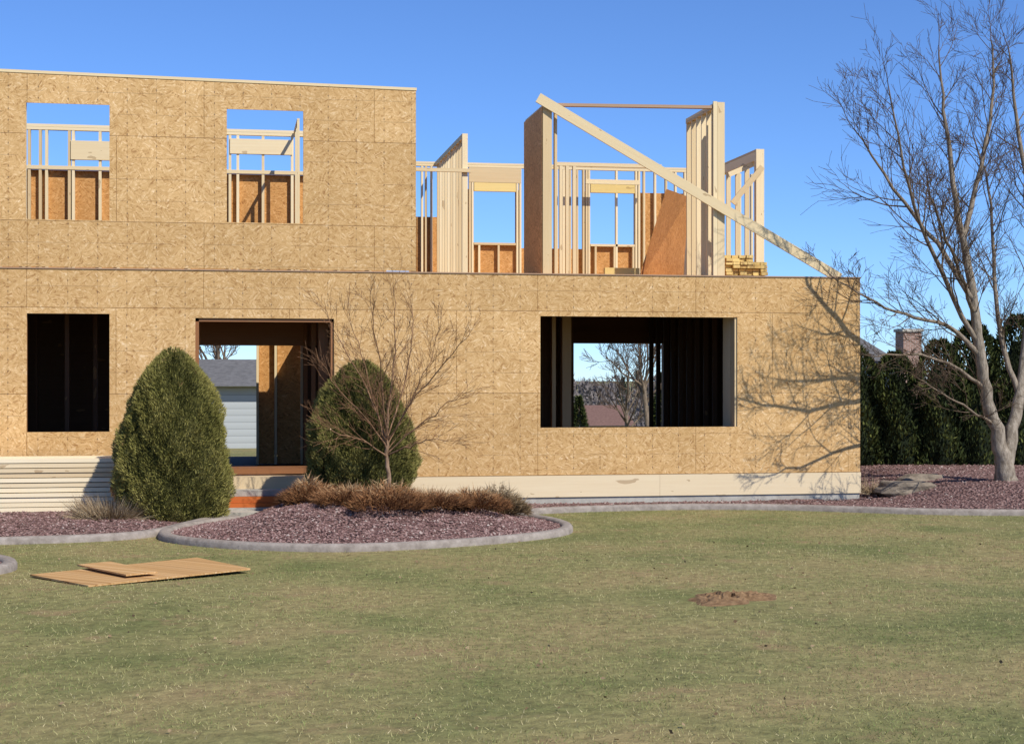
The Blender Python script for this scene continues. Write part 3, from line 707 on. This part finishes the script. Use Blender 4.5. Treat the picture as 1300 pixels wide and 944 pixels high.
# ================================================================= NEIGHBOURS
SIDE,nt,bs=new_mat("vinyl_siding"); s=N(nt,"ShaderNodeSeparateXYZ"); L(nt,objco(nt),s.inputs[0])
f=M(nt,'FRACT',M(nt,'DIVIDE',s.outputs[2],.2)); L(nt,ramp(nt,f,[(0,(0.20,0.21,0.21)),(.12,(0.40,0.42,0.41)),(1,(0.46,0.48,0.47))]),bs.inputs["Base Color"])
SHG=mat_simple("grey_shingles",[(0.3,(0.10,0.095,0.09)),(0.7,(0.19,0.18,0.17))],6)
SHR=mat_simple("brown_shingles",[(0.3,(0.13,0.07,0.055)),(0.7,(0.22,0.13,0.10))],6)
BRK,nt,bs=new_mat("chimney_brick"); br=N(nt,"ShaderNodeTexBrick"); s=N(nt,"ShaderNodeSeparateXYZ"); L(nt,objco(nt),s.inputs[0])
c=N(nt,"ShaderNodeCombineXYZ"); L(nt,M(nt,'ADD',s.outputs[0],s.outputs[1]),c.inputs[0]); L(nt,s.outputs[2],c.inputs[1]); L(nt,c.outputs[0],br.inputs["Vector"])
for k_,v_ in (("Scale",1.0),("Brick Width",.22),("Row Height",.08),("Mortar Size",.008)): br.inputs[k_].default_value=v_
br.inputs["Color1"].default_value=(.33,.19,.14,1); br.inputs["Color2"].default_value=(.25,.14,.10,1); br.inputs["Mortar"].default_value=(.4,.36,.32,1); L(nt,br.outputs[0],bs.inputs["Base Color"])
GLS,nt,bs=new_mat("dark_glass"); bs.inputs["Base Color"].default_value=(.03,.035,.04,1); bs.inputs["Roughness"].default_value=.1
WHT,nt,bs=new_mat("white_trim"); bs.inputs["Base Color"].default_value=(.75,.75,.73,1)
def neighbour(name,x0,x1,y0,y1,zb,ze,zr,roof,chim=None,win=True):
    e=empty(name); b=BX(); b.box(x0,x1,y0,y1,zb-3,ze); b.make("walls",SIDE,e)
    ym=(y0+y1)/2; o=.4
    V=[(x0-o,y0-o,ze),(x1+o,y0-o,ze),(x1+o,y1+o,ze),(x0-o,y1+o,ze),(x0-o,ym,zr),(x1+o,ym,zr)]
    me=bpy.data.meshes.new("roof"); me.from_pydata(V,[],[(0,1,5,4),(2,3,4,5),(0,4,3),(1,2,5),(0,3,2,1)]); me.materials.append(roof)
    r=bpy.data.objects.new("roof",me); scene.collection.objects.link(r); r.parent=e
    w=BX(); g=BX(); n=max(2,int((x1-x0)/3))
    if not win: w.box(x1-.1,x1+.02,y0-.03,y0+.02,zb-.5,ze); g.box(x1-2.2,x1-1.2,y0-.06,y0+.01,ze-2.0,ze-.7)
    else:
        for i in range(n):
            cx=x0+(i+.5)*(x1-x0)/n; w.box(cx-.6,cx+.6,y0-.05,y0+.02,ze-2.1,ze-.6); g.box(cx-.5,cx+.5,y0-.06,y0+.01,ze-2.0,ze-.7)
    w.make("window_trim",WHT,e); g.make("window_glass",GLS,e)
    if chim:
        b=BX(); b.box(chim[0],chim[1],chim[2],chim[2]+.8,zb,chim[3]); b.make("chimney",BRK,e)
        b=BX(); b.box(chim[0]-.06,chim[1]+.06,chim[2]-.06,chim[2]+.86,chim[3],chim[3]+.12); b.make("chimney_cap",CONC,e)
Yn=24; neighbour("neighbour_house",XX(262,Yn),XX(262,Yn)+6,Yn,Yn+7,float(gz(0,Yn)),ZZ(300,490,Yn),ZZ(300,456,Yn+3.5),SHG,None,False)
Yn=40; neighbour("neighbour_house.001",XX(985,Yn),XX(1130,Yn),Yn,Yn+9,-1.5,ZZ(1100,461,Yn),ZZ(1100,426,Yn+4.5),SHG,(XX(1147,Yn-2),XX(1170,Yn-2),Yn-2,ZZ(1158,421,Yn-2)))
b=BX(); b.box(XX(1128,Yn),XX(1230,Yn),Yn-2,Yn+5,-4,ZZ(1150,470,Yn)); b.make("neighbour_house_wing",SIDE,bpy.data.objects["neighbour_house.001"])
Yn=95; neighbour("neighbour_house.002",XX(752,Yn),XX(800,Yn),Yn,Yn+9,-6,ZZ(770,540,Yn),ZZ(770,514,Yn+4.5),SHR)
Yn=110; neighbour("neighbour_house.003",XX(700,Yn),XX(742,Yn),Yn,Yn+9,-7,ZZ(720,536,Yn),ZZ(720,516,Yn+4.5),SHG)
PP=[];TT=[];LL=[]
for i in range(620):
    Y=random.uniform(125,250); X=random.uniform(-.45,.75)*(Y+60)+.0; z=float(gz(X,Y)); h=random.uniform(7.6,10.2)*(1.0 if random.random()<.85 else 1.1); ev=random.random()<.3; n=420
    t=rng.random(n); th=rng.uniform(0,6.283,n)
    if ev: R=(1-t)*h*.25*np.sqrt(rng.random(n)); tn=rng.uniform(.0,.3,n)
    else: R=np.sin(np.pi*np.clip(t,.05,1))**.6*h*.38*np.sqrt(rng.random(n)); tn=rng.uniform(.5,1,n)
    PP.append(np.stack([X+R*np.cos(th),Y+R*np.sin(th),z+t*h],1)); TT.append(tn); LL.append(np.full(n,h*.10))
P=np.vstack(PP);n=len(P);Dv=rng.normal(0,.5,(n,3));Dv[:,2]+=.8
DT=mat_tone("distant_foliage",[(0,(0.03,0.045,0.03)),(.3,(0.06,0.075,0.05)),(.5,(0.13,0.11,0.10)),(1,(0.22,0.19,0.175))])
blades("distant_tree_line",P,Dv,np.concatenate(LL),np.concatenate(LL)*.25,np.concatenate(TT),DT)
PP=[];DD=[];TT=[]
for (x,Y,h) in ((842,48,3.8),(735,70,4.5),(862,60,5)):
    X,_,z=gb(x,Y); n=7000; t=rng.random(n); th=rng.uniform(0,6.283,n); R=(1-t)**.9*h*.24*(.6+.4*rng.random(n))
    PP.append(np.stack([X+R*np.cos(th),Y+R*np.sin(th),z+t*h],1)); DD.append(np.stack([np.cos(th),np.sin(th),rng.normal(.1,.3,n)],1)); TT.append(rng.random(n))
P=np.vstack(PP);n=len(P)
blades("background_conifers",P,np.vstack(DD),rng.uniform(.12,.3,n),rng.uniform(.05,.1,n),np.concatenate(TT),HG)

# ================================================================= LIGHT / CAMERA
el=math.radians(44); az=math.radians(33)
S=Vector((math.cos(el)*math.sin(az),-math.cos(el)*math.cos(az),math.sin(el)))
ld=bpy.data.lights.new("sun",'SUN'); ld.energy=5.0; ld.angle=math.radians(.5); ld.color=(1,.965,.90)
lo=bpy.data.objects.new("sun",ld); scene.collection.objects.link(lo); lo.rotation_euler=S.to_track_quat('Z','Y').to_euler(); lo.location=(20,-40,40)
w=bpy.data.worlds.new("World"); scene.world=w; w.use_nodes=True; nt=w.node_tree
bg=nt.nodes["Background"]; sk=N(nt,"ShaderNodeTexSky",sky_type='NISHITA'); sk.sun_disc=False; sk.sun_elevation=el; sk.sun_rotation=math.pi-az
sk.air_density=1.0; sk.dust_density=0; sk.ozone_density=5.0; sk.altitude=2500
L(nt,mixc(nt,1.0,sk.outputs[0],(0.84,1.06,1.38),'MULTIPLY'),bg.inputs[0]); bg.inputs[1].default_value=.118
cd=bpy.data.cameras.new("camera"); cd.sensor_width=36; cd.lens=F/1300*36; cd.shift_y=(YH-472)/1300; cd.clip_end=8000; cd.clip_start=.1
co=bpy.data.objects.new("camera",cd); scene.collection.objects.link(co); co.location=(0,-D,H); co.rotation_euler=(math.pi/2,0,-A)
scene.camera=co
scene.view_settings.view_transform='Standard'; scene.view_settings.look='None'; scene.view_settings.exposure=0
